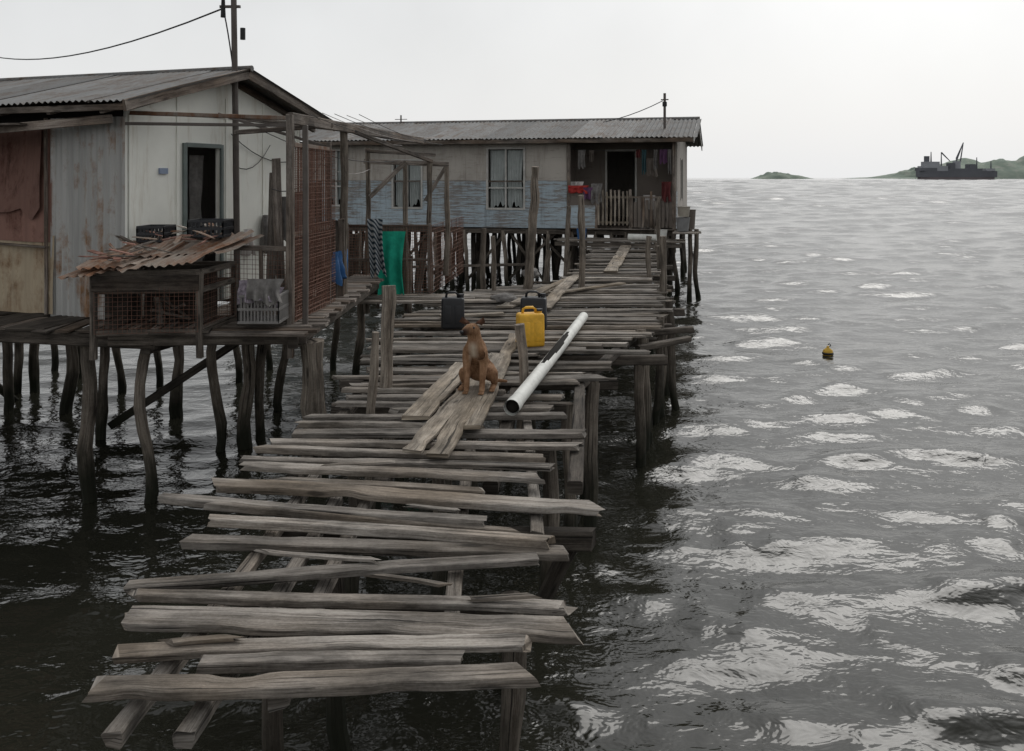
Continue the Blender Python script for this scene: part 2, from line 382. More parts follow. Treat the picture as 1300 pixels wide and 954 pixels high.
mb.pole((1.75,10.6,WATER-.5),(1.8,10.5,.02),.045,.05,polew,.06)
mb.board((1.35,9.3,-.13),(2.0,9.8,-.12),.09,.06,beamw,tint=1.3,rag=.4)
mb.board((1.3,10.3,-.16),(2.2,10.5,-.14),.10,.07,beamw,tint=1.3,rag=.4)
mb.finish('frame_and_piles',wk)
mb=MB()
def post(u0,v0,u1,v1,r0,r1,dz=0,**k):
    p=D(u0,v0); q=W(u1,v1,p.y+dz); p.z=-.5; mb.pole(p,q,r0,r1,polew,.035,tint=k.get('t',1.5),n=12,seg=.1)
post(494,492,493,363,.055,.052,t=1.5); post(470,522,477,422,.035,.03,t=1.3); post(661,490,660,412,.045,.040,t=1.8)
post(668,366,680,212,.075,.06,t=1.4); post(739,366,738,248,.05,.05,t=1.3); post(520,372,519,330,.04,.04)
post(841,372,842,300,.05,.05,t=1.2); post(822,352,824,300,.05,.045,t=1.2); post(690,350,697,318,.05,.045,t=1.2); post(716,340,722,262,.04,.04,t=1.2)
post(835,330,836,250,.04,.04,t=1.1); post(612,360,614,290,.04,.04,t=1.1); post(628,370,626,300,.035,.035,t=1.1)
mb.finish('posts',wk)

lb=empty('laid_boards'); mb=MB()
def lay(a,b,c,d,w,z=.03,t=1):
    p=D(a,b,z);q=D(c,d,z+.006); mb.board(p,q,w,.026,boardw,jit=.005,seg=.08,tint=t,rag=.4)
lay(527,531,590,462,.19,.03,.92); lay(524,573,604,482,.13,.032,1.0); lay(556,578,632,450,.14,.035,.82); lay(598,543,655,425,.13,.033,.82)
lay(640,390,735,350,.20,.03,.8); lay(690,392,728,352,.18,.05,.85); lay(655,385,700,362,.16,.06,.65); lay(560,402,640,398,.14,.04,.7); lay(700,372,790,360,.13,.05,.75)
lay(775,345,795,312,.25,.04,.8)
mb.finish('boards',lb)

pp=empty('plastic_pipe'); mb=MB()
p=D(650,517,.075); q=D(741,402,.09)
mb.tube([p,p.lerp(q,.5)-Vector((0,0,.008)),q],.052,whitep,20,1,0,False); mb.tube([p+(q-p)*.006,q-(q-p)*.006],.047,dark,20,1,0,True)
a=q-p; mb.tube([p-a*.004,p+a*.03],.057,whitep,20,1,0,False)
mb.finish('pipe_body',pp,True)

# ------------------------------------------------------------------ jerrycans
def rbox(name,size,loc,mat,parent,bev=.03,rot=0,taper=1.0):
    me=bpy.data.meshes.new(name); bm=bmesh.new(); bmesh.ops.create_cube(bm,size=1)
    for v in bm.verts:
        k=taper if v.co.z>0 else 1
        v.co=Vector((v.co.x*size[0]*k,v.co.y*size[1]*k,v.co.z*size[2]))
    bmesh.ops.bevel(bm,geom=list(bm.edges),offset=bev,segments=4,profile=.5,affect='EDGES')
    for f in bm.faces: f.smooth=True
    bm.to_mesh(me); bm.free(); me.materials.append(mat)
    o=bpy.data.objects.new(name,me); o.location=loc; o.rotation_euler[2]=rot; sc.collection.objects.link(o); o.parent=parent
    return o
def jerry(name,base,w,d,h,mat,rot,capm):
    e=empty(name,base); e.rotation_euler[2]=rot
    rbox('body',(w,d,h*.86),(0,0,h*.43),mat,e,.028,0,.97)
    for sx in(-1,1): rbox('side_panel',(w*.34,d*1.03,h*.55),(sx*w*.22,0,h*.40),mat,e,.018)
    t=MB(); t.tube([(-w*.30,0,h*.83),(-w*.27,0,h*.96),(-w*.15,0,h),(w*.1,0,h),(w*.2,0,h*.95),(w*.22,0,h*.83)],.014,mat,10,1,0); t.finish('handle',e,True)
    t=MB(); t.tube([(w*.36,0,h*.84),(w*.36,0,h*.91)],.026,mat,14); t.tube([(w*.36,0,h*.90),(w*.36,0,h*.955)],.032,capm,14); t.finish('spout_cap',e,False)
p=D(673,441); jerry('jerry_can',(p.x,p.y,.01),.27,.17,.39,yellow,.25,blackp)
p=D(678,424); jerry('jerry_can',(p.x,p.y+.15,.02),.29,.19,.42,blackp,-.1,blackp)
p=D(575,419); jerry('jerry_can',(p.x,p.y,.02),.26,.17,.40,blackp,.05,blackp)

def sack(name,base,sx,sy,sz,mat):
    me=bpy.data.meshes.new(name); bm=bmesh.new(); bmesh.ops.create_icosphere(bm,subdivisions=4,radius=1)
    for v in bm.verts:
        n=noise.noise(v.co*1.8+Vector((base[0],2,1)))*.22+noise.noise(v.co*5)*.10
        v.co*=1+n; v.co=Vector((v.co.x*sx,v.co.y*sy,max(v.co.z,-.75)*sz+.75*sz))
    for f in bm.faces: f.smooth=True
    bm.to_mesh(me);bm.free();me.materials.append(mat)
    o=bpy.data.objects.new(name,me);o.location=base;sc.collection.objects.link(o);return o
greyc=flat('grey_cloth',(.20,.19,.18),.9,.1,.4,14)
p=D(640,386); sack('cloth_sack',(p.x,p.y,.02),.17,.13,.07,greyc)
p=D(700,345); sack('cloth_sack',(p.x-.4,p.y-1.2,.02),.14,.12,.1,greyc)

# ------------------------------------------------------------------ near house
C1=Matrix.Translation((-3.75,8.45,0))@Matrix.Rotation(-math.radians(19.3),4,'Z')
h1=empty('stilt_house')
FL=.32; DP=3.0; LX=-5.5
mb=MB(C1)
mb.walls(0,DP,FL,2.38,[(0.82,1.38,FL,2.03)],-.05,0,whitewall,'y')
mb.add([(0,0,2.38),(0,DP,2.38),(0,DP/2,2.80),(-.05,0,2.38),(-.05,DP,2.38),(-.05,DP/2,2.80)],[(0,1,2),(5,4,3),(1,4,5,2),(0,2,5,3)],whitewall)
for t in(.03,.70,1.5,2.2,2.95): mb.box(.001,.012,t-.018,t+.018,FL,2.38+(.22 if .6<t<2.4 else -.02),whitewall,.8)
mb.box(.001,.014,0,DP,2.37,2.40,whitewall)
mb.walls(LX,0,FL,2.38,[],DP-.05,DP,greywall)
mb.walls(0,DP,FL,2.38,[],LX,LX+.05,greywall,'y')
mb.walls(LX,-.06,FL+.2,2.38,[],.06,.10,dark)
mb.box(LX,-.06,.12,DP-.06,FL-.02,FL+.02,beamw)
mb.finish('walls',h1)
mb=MB(C1)
mb.corr((-.98,.0,FL-.02),(1,0,0),(0,0,1),.99,2.0,wallir,.076,.011,3,1.0)
mb.corr((-1.95,-.02,1.05),(1,0,0),(0,0,1),1.0,1.18,brownp,1.1,.02,5,1.0,.06)
mb.corr((-1.88,-.05,1.30),(1,0,.05),(0,0,1),.82,.88,brownp,.8,.02,5,.75,.12)
mb.corr((-1.95,-.005,FL),(1,0,0),(0,0,1),1.03,.80,tanp,.9,.014,4,1.0,.04)
mb.corr((-3.2,-.01,FL),(1,0,0),(0,0,1),1.26,1.95,brownp,.9,.015,4,.8,.04)
mb.corr((-5.4,-.01,FL),(1,0,0),(0,0,1),2.2,1.95,wallir,.076,.011,3,.8)
mb.board((-1.96,-.05,FL),(-1.96,-.05,2.3),.07,.04,cladd); mb.board((-.98,-.045,1.0),(-3,-.045,1.07),.05,.02,cladd)
mb.board((-.99,-.04,FL),(-1.0,-.04,2.3),.035,.02,cladd)
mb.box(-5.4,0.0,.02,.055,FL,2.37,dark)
mb.finish('front_cladding',h1)
mb=MB(C1)
sl=math.atan2(.50,1.85); ln=math.hypot(1.85,.50)
for i in range(9):
    x0=LX-.3+i*.70; w_=.76 if i<8 else .35-(LX-.3+8*.70)
    mb.corr((x0,-.35+R(-.04,.03),2.42+(.006 if i%2 else 0)),(1,0,0),(0,math.cos(sl),math.sin(sl)),w_,ln+R(-.01,.03),roofiron,.076,.011,4,R(.85,1.5))
mb.corr((LX-.3,DP+.35,2.42),(1,0,0),(0,-math.cos(sl),math.sin(sl)),-LX+.65,ln,roofiron,.076,.011,4,.9)
mb.tube([(LX-.3,DP/2,2.93),(.35,DP/2,2.93)],.035,roofiron,8)
mb.board((.30,-.36,2.37),(.30,DP/2,2.87),.11,.022,cladd,up=(1,0,0),tint=1.3)
mb.board((.30,DP+.36,2.37),(.30,DP/2,2.87),.11,.022,cladd,up=(1,0,0),tint=1.1)
mb.board((LX,-.33,2.36),(.3,-.33,2.36),.025,.06,cladd,tint=1.0)
for i in range(9): 
    x=LX+.3+i*.65; mb.board((x,-.33,2.34),(x,DP/2,2.83),.045,.07,cladd)
    mb.board((x,DP+.33,2.34),(x,DP/2,2.83),.045,.07,cladd)
mb.finish('roof',h1)
mb=MB(C1)
mb.corr((-4,-.75,2.12),(1,0,0),(0,.96,.22),2.3,.8,rustir,.076,.011,3,.8,.03)
mb.board((-1.75,-.55,2.13),(-.08,-.12,2.27),.03,.085,cladd,tint=1.8)
mb.board((-4,-.72,2.07),(-1.7,-.72,2.09),.05,.07,cladd,tint=1.2)
mb.board((-1.75,-.7,2.1),(-1.75,0,2.27),.05,.06,cladd)
mb.board((-2.0,-.5,2.2),(-.9,-.3,2.22),.3,.02,cladd,tint=1.0)
mb.finish('awning',h1)
mb=MB(C1)
mb.box(.004,.03,.77,.82,FL,2.07,frameD); mb.box(.004,.03,1.38,1.42,FL,2.07,frameD); mb.box(.004,.032,.82,1.38,2.03,2.075,frameD)
mb.board((-.10,.84,FL+.02),(-.10,.84,2.0),.03,.05,frameD)
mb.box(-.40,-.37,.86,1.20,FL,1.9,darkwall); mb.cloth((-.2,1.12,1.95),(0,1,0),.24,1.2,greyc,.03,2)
mb.box(.002,.02,.42,.54,1.74,1.80,flat('meter_plate',(.25,.3,.4)))
mb.cloth((.05,2.1,1.25),(0,1,0),.25,.45,greyc,.04,2); mb.cloth((.05,1.75,1.1),(0,1,0),.2,.3,pale,.04,2)
mb.wire((.03,1.55,2.2),(.03,2.7,1.9),.006,wireg,.1,6); mb.wire((.03,1.6,1.85),(.03,2.3,2.1),.005,wireg,.15,6)
mb.finish('door',h1)
mb=MB()
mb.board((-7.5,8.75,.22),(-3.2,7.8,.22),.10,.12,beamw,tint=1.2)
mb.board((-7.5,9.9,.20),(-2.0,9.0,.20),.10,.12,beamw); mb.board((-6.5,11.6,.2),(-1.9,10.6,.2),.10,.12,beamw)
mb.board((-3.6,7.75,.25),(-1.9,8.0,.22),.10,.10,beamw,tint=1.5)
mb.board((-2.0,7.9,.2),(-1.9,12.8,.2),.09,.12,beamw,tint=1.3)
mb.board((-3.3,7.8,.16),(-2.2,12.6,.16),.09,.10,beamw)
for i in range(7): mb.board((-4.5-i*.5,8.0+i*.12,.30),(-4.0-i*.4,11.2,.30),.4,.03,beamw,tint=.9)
yq=7.85
while yq<12.9:
    mb.board((-3.75+(yq-7.85)*.33+R(-.05,.05),yq,.29),(-1.88+R(-.05,.12),yq+R(-.03,.03),.29),.13,.03,cladd,tint=R(.8,1.6)); yq+=.165
for i in range(16):
    x=-6.9+i*.2; yb=8.62-(x+6.9)*.22
    mb.board((x,yb-.1+R(-.08,.05),.30),(x,yb+.5,.30),.15,.022,cladd,tint=R(.6,1.1),rag=.4)
mb.finish('platform',h1)
mb=MB()
piles=[(25,500,.055),(47,497,.06),(85,524,.07),(115,636,.064),(130,556,.055),(181,640,.052),(228,527,.075),(273,574,.055),(318,568,.07),(333,560,.055),(358,522,.05),(455,480,.06),(8,520,.06),(150,500,.05),(200,490,.05),(300,485,.05),(385,480,.05),(425,470,.05),(345,470,.05),(65,470,.05),(100,480,.05)]
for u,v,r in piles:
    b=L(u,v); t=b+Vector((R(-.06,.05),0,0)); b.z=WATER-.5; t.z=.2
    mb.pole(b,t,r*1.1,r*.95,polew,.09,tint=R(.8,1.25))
mb.pole((-1.90,8.5,WATER-.5),(-1.93,8.4,.12),.125,.11,polew,.03,n=14,tint=1.4)
a=L(140,552); mb.board((a.x,a.y,WATER+.1),W(305,432,9.9),.05,.09,beamw,tint=1.0)
a=L(20,515); mb.board((a.x,a.y,-1.25),(a.x-1.2,a.y-.5,.1),.05,.09,beamw)
mb.finish('piles',h1)

up=empty('utility_pole'); mb=MB()
mb.tube([(-3.08,9.72,.3),(-3.10,9.72,2.2),(-3.13,9.72,4.3)],[.036,.036,.032],steel,10)
mb.board((-3.28,9.72,3.62),(-3.05,9.72,3.62),.03,.03,steel); mb.tube([(-3.24,9.72,3.5),(-3.24,9.72,3.72)],[.03,.02],wireg,8)
mb.tube([(-3.02,9.72,3.25),(-3.02,9.72,3.38)],.03,wireg,8)
mb.wire((-3.24,9.72,3.6),(-13,21,4.75),.011,wireg,.35,14)
mb.wire((-3.24,9.70,3.62),(-3.12,9.7,2.9),.008,wireg,-.06,6)
mb.wire((-3.24,9.70,3.65),(-3.22,9.0,5.2),.008,wireg)
mb.finish('pole_and_cable',up)

# ------------------------------------------------------------------ animal hutch
hu=empty('animal_hutch'); mb=MB()
z0,z1=.33,.86
A,B,Cc,Dd=(-3.68,7.62),(-2.78,7.72),(-2.72,8.5),(-3.6,8.4)
def V3(p,z): return Vector((p[0],p[1],z))
for p in(A,B,Cc,Dd): mb.board(V3(p,.1 if p in(A,B) else z0),V3(p,z1),.055,.055,beamw,tint=1.6)
for p,q in((A,B),(B,Cc),(Cc,Dd),(Dd,A)):
    for z in(z0,z1,.70): mb.board(V3(p,z),V3(q,z),.04,.05,beamw,tint=1.6)
mb.board(V3(A,.77)+Vector((0,-.03,0)),V3(B,.77)+Vector((0,-.03,0)),.025,.14,cladd,tint=.6)
mb.board(V3(A,.325)+Vector((.4,.4,0)),V3(B,.325)+Vector((0,.4,0)),.8,.02,beamw)
mb.mesh(V3(A,z0)+Vector((.02,-.035,0)),Vector(B+(0,))-Vector(A+(0,)),(0,0,1),.88,.40,.04,.0022,wirem)
mb.mesh(V3(B,z0),Vector(Cc+(0,))-Vector(B+(0,)),(0,0,1),.78,.5,.045,.002,wirem)
mb.box(-3.55,-2.85,8.36,8.38,z0,z1,beamw)
mb.box(-3.62,-3.58,7.7,8.34,z0,z1,beamw)
for i in range(9): mb.board((-3.6+i*.1,7.75,.345),(-3.6+i*.1+R(-.1,.1),8.3,.36),.06,.02,cladd,tint=R(.6,1.5))
for i in range(7): mb.board((R(-3.5,-2.95),R(7.8,8.2),.37),(R(-3.5,-2.95),R(7.8,8.2),R(.4,.6)),.05,.03,cladd,tint=R(.5,1.2))
mb.finish('frame',hu)
mb=MB()
mb.corr((-3.90,7.42,.84),(1,.12,.12),(.28,.95,.24),1.12,.95,rustir,.076,.012,5,1.0,.12)
mb.corr((-3.80,7.5,.90),(1,.05,.09),(.3,.92,.25),.55,.9,rustir,.076,.012,5,1.4,.16)
mb.corr((-3.4,7.72,1.0),(1,.15,.03),(.25,.95,.12),.75,.8,rustir,.076,.012,5,.8,.14)
for i in range(44):
    x=R(-3.7,-2.72); y_=R(7.5,8.4); a=R(0,3.14); l=R(.06,.28)
    zb=.97+(x+3.6)*.10+(y_-7.5)*.22
    mb.board((x,y_,zb),(x+math.cos(a)*l,y_+math.sin(a)*l*.5,zb+R(-.01,.06)),R(.02,.08),.010,random.choice([cladd,rustir,deckw,brownp]),tint=R(.5,1.4),rag=.6,seg=.06)
mb.finish('rusty_roof',hu)
def crate(name,x0,x1,y0,y1,z0,z1,mat,st=.05):
    e=empty(name); t=MB()
    for (a,b,c,d) in((x0,y0,x1,y0),(x1,y0,x1,y1),(x1,y1,x0,y1),(x0,y1,x0,y0)):
        n=max(2,int(math.dist((a,b),(c,d))/st))
        for i in range(n+1):
            f=i/n; t.board((a+(c-a)*f,b+(d-b)*f,z0),(a+(c-a)*f,b+(d-b)*f,z1),.014,.01,mat,jit=0)
        for z in(z0,(z0+z1)/2,z1): t.board((a,b,z),(c,d,z),.014,.025,mat,jit=0)
    t.box(x0,x1,y0,y1,z0-.006,z0+.006,mat); t.finish('slats',e); return e
crate('plastic_crate',-3.05,-2.72,8.15,8.45,1.15,1.29,blackp,.035)
crate('plastic_crate',-3.55,-3.3,8.2,8.5,1.10,1.23,blackp,.035)
crate('plastic_crate',-2.50,-2.13,7.9,8.25,.38,.62,flat('grey_crate',(.22,.21,.20),.6),.03)
cl=empty('laundry_pile'); cb=MB(); 
for i in range(5): cb.cloth((-2.5+R(0,.1),7.88+i*.06,.78-i*.02),(1,R(-.2,.2),R(-.1,.1)),.33,.20,(greyc,checked,pale)[i%3],.03,3,(0,-.05,0))
cb.finish('cloths',cl)

# ------------------------------------------------------------------ wire screen / pergola of near house
sf=empty('wire_screen_fence'); mb=MB()
pA=(-2.12,8.28); pB=(-2.06,9.75); pC=(-2.02,10.4)
mb.board(V3(pA,-.02),V3(pA,2.3),.07,.07,cladd,tint=1.1,rag=.2); mb.board(V3(pB,.2),V3(pB,2.1),.05,.06,cladd,tint=.9); mb.pole(V3(pC,.1),V3(pC,2.36),.05,.045,polew,.02,tint=1.0)
mb.board(V3((-1.98,8.3),.25),V3((-1.98,8.3),2.2),.05,.05,steel)
for z in(.30,1.15,2.02): mb.board(V3(pA,z),V3(pB,z),.035,.045,rustir,tint=.7)
mb.mesh(V3(pA,.3),Vector((.06,1.47,0)),(0,0,1),1.47,1.72,.035,.0030,wirem)
mb.mesh(V3((-2.10,8.32),.32),Vector((.12,1.4,0)),(0,0,1),1.4,1.68,.035,.0030,wirem)
mb.mesh(V3((-2.09,8.32),.32),Vector((.12,1.4,0)),(0,.5,1),1.0,1.0,.05,.003,wirem)
mb.mesh(V3((-2.78,8.45),.35),Vector((1,-.2,0)),(0,0,1),.66,.65,.045,.0022,wirem)
mb.board((-2.8,8.46,1.02),(-2.12,8.28,1.02),.035,.05,cladd); mb.board((-2.42,8.35,.3),(-2.42,8.35,1.02),.035,.04,cladd)
mb.board((-2.38,9.0,.3),(-2.45,9.0,1.9),.09,.03,cladd,tint=1.2); mb.board((-2.6,9.3,.3),(-2.55,9.3,1.75),.10,.03,cladd,tint=.9); mb.board((-2.25,9.4,.3),(-2.3,9.3,1.55),.12,.03,darkwall)
for i in range(9): mb.board((-2.5+i*.06,9.8+R(0,.6),.3),(-2.55+i*.07,10.1,1.0+R(-.3,.7)),.08,.03,cladd,tint=R(.5,1.1),rag=.3)
mb.cloth((-2.5,9.2,1.5),(1,.2,0),.3,.5,greyc,.04,2); mb.cloth((-2.4,9.9,1.2),(1,.2,0),.35,.6,darkwall,.05,2)
mb.finish('screen',sf)
t=MB(); t.cloth((-2.05,9.95,.85),(.3,1,0),.28,.36,bluep,.05,2); t.finish('blue_tarpaulin')

pg=empty('pergola'); mb=MB()
mb.board(V3(pA,2.27),(-1.6,15.4,2.36),.06,.11,cladd,tint=1.0)
mb.board((-3.7,8.4,2.33),V3(pA,2.27),.04,.04,rustir,tint=.7)
mb.board((-3.7,8.3,2.22),V3(pA,2.20),.025,.03,steel); mb.board((-2.75,8.6,2.15),(-2.0,9.6,2.28),.04,.05,cladd,tint=.9)
mb.board(W(300,150,9.2),W(440,165,10.4),.04,.05,cladd,tint=1.0)
mb.board(W(277,145,9.0),W(420,188,9.8),.02,.03,steel)
for u,vt,vb in((466,188,378),(516,208,375),(547,205,350),(566,212,330)):
    mb.pole(W(u,vb+20,12.5),W(u+R(-2,3),vt,12.5),.04,.035,polew,.03,tint=1.2)
mb.board(W(462,205,12.5),W(570,209,12.6),.05,.07,cladd,tint=1.3); mb.board(W(465,192,12.45),W(552,197,13.4),.04,.05,cladd)
mb.board(W(470,250,12.3),W(515,206,12.5),.05,.06,cladd,tint=1.6); mb.board(W(540,255,12.5),W(566,212,12.6),.03,.05,cladd)
mb.board(V3(pC,2.3),W(548,205,12.5),.04,.05,cladd)
for i in range(6):
    mb.wire((-2.1+i*.12,8.5,2.33+R(-.02,.02)),(-1.9+i*.14,15,2.3+R(-.05,.1)),.004,wireg if i%2 else pale,.06,8)
mb.wire(W(330,165,9.0),W(500,205,12.5),.005,wireg,.12,8); mb.wire(W(365,170,8.4),W(470,215,12.5),.004,pale,.2,8); mb.wire(W(345,240,8.6),W(420,185,10.0),.005,wireg,.2,8)
mb.finish('pergola_frame',pg)

wf=empty('wire_fence'); mb=MB()
for u in(441,480,516,545):
    mb.board(W(u,392,12.3),W(u,284,12.3),.04,.04,cladd,tint=1.1)
for v in(287,330,374): mb.board(W(440,v,12.3),W(546,v,12.3),.03,.04,cladd,tint=.8)
o=W(440,374,12.28); mb.mesh(o,(1,0,0),(0,0,1),1.17,.97,.04,.0032,wirem)
mb.mesh(W(546,374,12.28),(.1,1,0),(0,0,1),3.0,.97,.06,.003,wirem)
mb.mesh(W(441,374,12.28),(0,-1,0),(0,0,1),1.7,.97,.05,.003,wirem)
for i in range(12): mb.board(W(442+i*8,376,12.5+R(0,.9)),W(445+i*8+R(-8,8),305+R(-15,35),12.8),.09,.03,random.choice([cladd,beamw]),tint=R(.5,1.2),rag=.3)
mb.finish('fence_panel',wf)
gc=MB(); gc.cloth(W(480,294,12.2),(1,0,0),.39,.93,green,.03,2); gc.finish('green_tarpaulin')
gc=MB(); gc.cloth(W(466,278,12.1),(1,0,0),.22,.80,striped,.03,2,(.06,0,0)); gc.finish('striped_towel')
b=W(429,352,11.2); dr=MB(); dr.tube([b,b+Vector((0,0,.02)),b+Vector((0,0,.2)),b+Vector((0,0,.36)),b+Vector((0,0,.38))],[.11,.125,.13,.125,.07],bluep,18); dr.tube([b+Vector((0,0,.38)),b+Vector((0,0,.42))],.05,blackp,12); dr.finish('blue_drum',None,True)

# ------------------------------------------------------------------ far house
C2=Matrix.Translation((4.16,22.0,0))@Matrix.Rotation(-math.radians(14),4,'Z')
h2=empty('weatherboard_house')
F2=.40; LX2=-12.5; D2=6.2; EV=2.70; PX=-2.80; PD=1.25
mb=MB(C2)
win=[(-4.94,-3.97,.90,2.46),(-7.64,-6.84,.90,2.16),(-9.65,-9.05,.95,2.45)]
mb.walls(LX2,PX,F2,EV,win,0,.06,greywall)
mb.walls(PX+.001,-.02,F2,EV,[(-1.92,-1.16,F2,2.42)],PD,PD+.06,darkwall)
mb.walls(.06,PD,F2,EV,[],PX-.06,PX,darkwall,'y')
mb.walls(PD-.6,D2,F2,EV,[(2.2,3.2,1.1,2.2)],-.06,0,greywall,'y')
mb.box(-.07,.004,-.02,PD-.6,F2,1.35,bluepeel)
mb.walls(LX2,0,F2,EV,[],D2-.06,D2,greywall)
mb.walls(0,D2,F2,EV,[],LX2,LX2+.06,greywall,'y')
hy=D2/2
mb.add([(0,0,EV),(0,D2,EV),(0,hy,EV+.62),(-.06,0,EV),(-.06,D2,EV),(-.06,hy,EV+.62)],[(0,1,2),(5,4,3),(1,4,5,2),(0,2,5,3)],greywall)
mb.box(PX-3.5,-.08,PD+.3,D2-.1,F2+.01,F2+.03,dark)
mb.box(LX2,-.08,.1,D2-.1,F2-.06,F2-.03,beamw)
for x in(-11.5,-10.3,-8.9,-8.2,-6.3,-5.6,-3.5,-2.84): mb.box(x-.025,x+.025,-.012,-.001,1.6,EV,greywall)
mb.box(LX2,PX,-.03,-.002,1.585,1.63,cladd)
mb.finish('walls',h2)
mb=MB(C2)
z=F2-.02
while z<1.57:
    segs=[LX2,-9.65,-9.05,-7.64,-6.84,-4.94,-3.97,PX]
    if z+.1<=.9: 
        o_=R(-.6,.6); xs=[LX2,-10+o_,-7.2-o_,-5.1+o_,PX]; rng=list(zip(xs,xs[1:]))
    else: rng=[(segs[0],segs[1]-.05),(segs[2]+.05,segs[3]-.05),(segs[4]+.05,segs[5]-.05),(segs[6]+.05,segs[7])]
    for a,b in rng: mb.board((a,-.028,z+.06),(b,-.028+R(-.003,.003),z+.06),.018,.125,bluepeel,jit=.003,roll=.14,seg=1)
    z+=.112
z=F2
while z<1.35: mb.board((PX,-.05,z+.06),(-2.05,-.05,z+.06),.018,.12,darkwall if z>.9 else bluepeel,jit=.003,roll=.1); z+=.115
mb.finish('weatherboards',h2)
mb=MB(C2)
for (a,b,c,d) in win:
    mb.box(a-.05,a,-.05,.04,c-.05,d+.05,frame); mb.box(b,b+.05,-.05,.04,c-.05,d+.05,frame)
    mb.box(a,b,-.05,.04,d,d+.05,frame); mb.box(a,b,-.06,.04,c-.05,c,frame)
    mb.box((a+b)/2-.02,(a+b)/2+.02,-.03,.03,c,d,frame)
    if d>2.3: mb.box(a,b,-.025,.025,c+(d-c)*.33,c+(d-c)*.33+.035,frame)
    mb.cloth((a+.02,.12,d-.02),(1,0,0),(b-a)*.46,d-c-.03,curtain,.02,5); mb.cloth((b-.02-(b-a)*.46,.12,d-.02),(1,0,0),(b-a)*.46,d-c-.03,curtain,.02,5)
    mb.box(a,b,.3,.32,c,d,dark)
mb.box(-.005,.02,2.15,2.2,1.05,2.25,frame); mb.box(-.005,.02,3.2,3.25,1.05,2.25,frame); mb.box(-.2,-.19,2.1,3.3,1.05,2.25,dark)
mb.finish('windows',h2)
mb=MB(C2)
rise=.68; run=hy+.42; sl=math.atan2(rise,run); ln=math.hypot(rise,run)
n_=17; wd=(-LX2+.9)/n_
for i in range(n_):
    mb.corr((LX2-.4+i*wd,-.42+R(-.05,.03),EV+.02+(.006 if i%2 else 0)),(1,0,0),(0,math.cos(sl),math.sin(sl)),wd+.05,ln+.02,roofiron,.12,.016,4,R(.8,1.4))
mb.corr((LX2-.4,D2+.42,EV+.02),(1,0,0),(0,-math.cos(sl),math.sin(sl)),-LX2+.9,ln,roofiron,.12,.016,4)
mb.tube([(LX2-.4,hy,EV+rise+.03),(.5,hy,EV+rise+.03)],.05,roofiron,8,1.2)
mb.board((.46,-.42,EV-.05),(.46,hy,EV+rise-.05),.15,.025,frame,up=(1,0,0)); mb.board((.46,D2+.42,EV-.05),(.46,hy,EV+rise-.05),.15,.025,frame,up=(1,0,0))
mb.board((LX2-.4,-.40,EV-.05),(.46,-.40,EV-.05),.025,.11,cladd,tint=1.0,seg=1.5)
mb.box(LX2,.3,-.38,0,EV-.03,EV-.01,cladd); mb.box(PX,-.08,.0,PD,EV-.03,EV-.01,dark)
mb.finish('roof',h2)
mb=MB(C2)
for x in(-.04,-2.75): mb.board((x,-.03,-.2),(x,-.03,EV-.04),.09,.09,cladd,tint=1.2)
mb.board((-.62,-.03,F2),(-.62,-.03,1.35),.06,.06,cladd,tint=1.4); mb.board((-2.03,-.03,F2),(-2.03,-.03,1.4),.07,.07,cladd,tint=1.6); mb.board((-1.15,-.03,F2),(-1.15,-.03,1.4),.07,.07,cladd,tint=1.6)
mb.board((PX,-.03,1.38),(-2.03,-.03,1.38),.06,.05,cladd,tint=1.6); mb.board((-1.15,-.03,1.2),(-.04,-.03,1.2),.05,.05,cladd,tint=1.2)
for i in range(8):
    x=-1.96+i*.105; mb.board((x,-.07,F2+.08),(x,-.07,1.36+R(-.04,.04)),.05,.02,boardw,tint=R(.6,.9))
for zz in(.55,1.2): mb.board((-2.0,-.045,zz),(-1.17,-.045,zz),.02,.05,boardw,tint=.7)
for i in range(11): mb.board((-1.12+i*.1,-.06,F2+.03),(-1.12+i*.1,-.06,1.15+R(-.1,.05)),.08,.02,random.choice([cladd,darkwall]),tint=R(.6,1.3))
for i in range(11): mb.board((PX,-.06-.0+i*.125,F2-.02),(-.02,-.06+i*.125,F2-.02),.115,.03,cladd,tint=R(1,1.7))
mb.box(-1.97,-1.92,PD-.03,PD+.02,F2,2.47,frame); mb.box(-1.16,-1.11,PD-.03,PD+.02,F2,2.47,frame); mb.box(-1.92,-1.16,PD-.03,PD+.02,2.42,2.47,frame)
for i in range(9): mb.board((-2.9+R(-.1,.1),-1.15+i*.12,.14),(.1+R(-.1,.2),-1.15+i*.12,.14),.11,.035,deckw,tint=R(.7,1.1))
for i in range(5): mb.board((-.02,-.9+i*.16,F2-.05+.0),(.55+R(-.1,.1),-.9+i*.16,F2-.05),.14,.035,deckw)
mb.board((-2.9,-1.15,.06),(.2,-1.15,.06),.06,.1,beamw,tint=1.5)
mb.finish('porch',h2)
mb=MB(C2)
for dd in(.05,.8,1.7,3.1,4.6,6.0):
    mb.board((LX2,dd,F2-.12),(0,dd,F2-.12),.1,.13,beamw,seg=2,tint=1.2)
    x=LX2+.1
    while x<0:
        mb.pole((x+R(-.14,.14),dd+R(-.1,.1),WATER-.4),(x,dd,F2-.1),R(.045,.085),R(.045,.075),polew if dd<.5 else beamw,.07,n=7,tint=R(.6,1.5)); x+=R(.32,.7) if dd<1 else R(.45,.8)
for x in(-.0,.35,.55): mb.pole((x,R(-.5,.4),WATER-.4),(x+R(-.1,.1),-.3,F2+R(-.1,.1)),.06,.055,polew,.06,tint=1.1)
for i in range(9):
    x=-10+i*1.1; mb.board((x,.15,-1.1),(x+R(.8,1.4)*random.choice([-1,1]),.15,.25),.04,.07,beamw,tint=1.5)
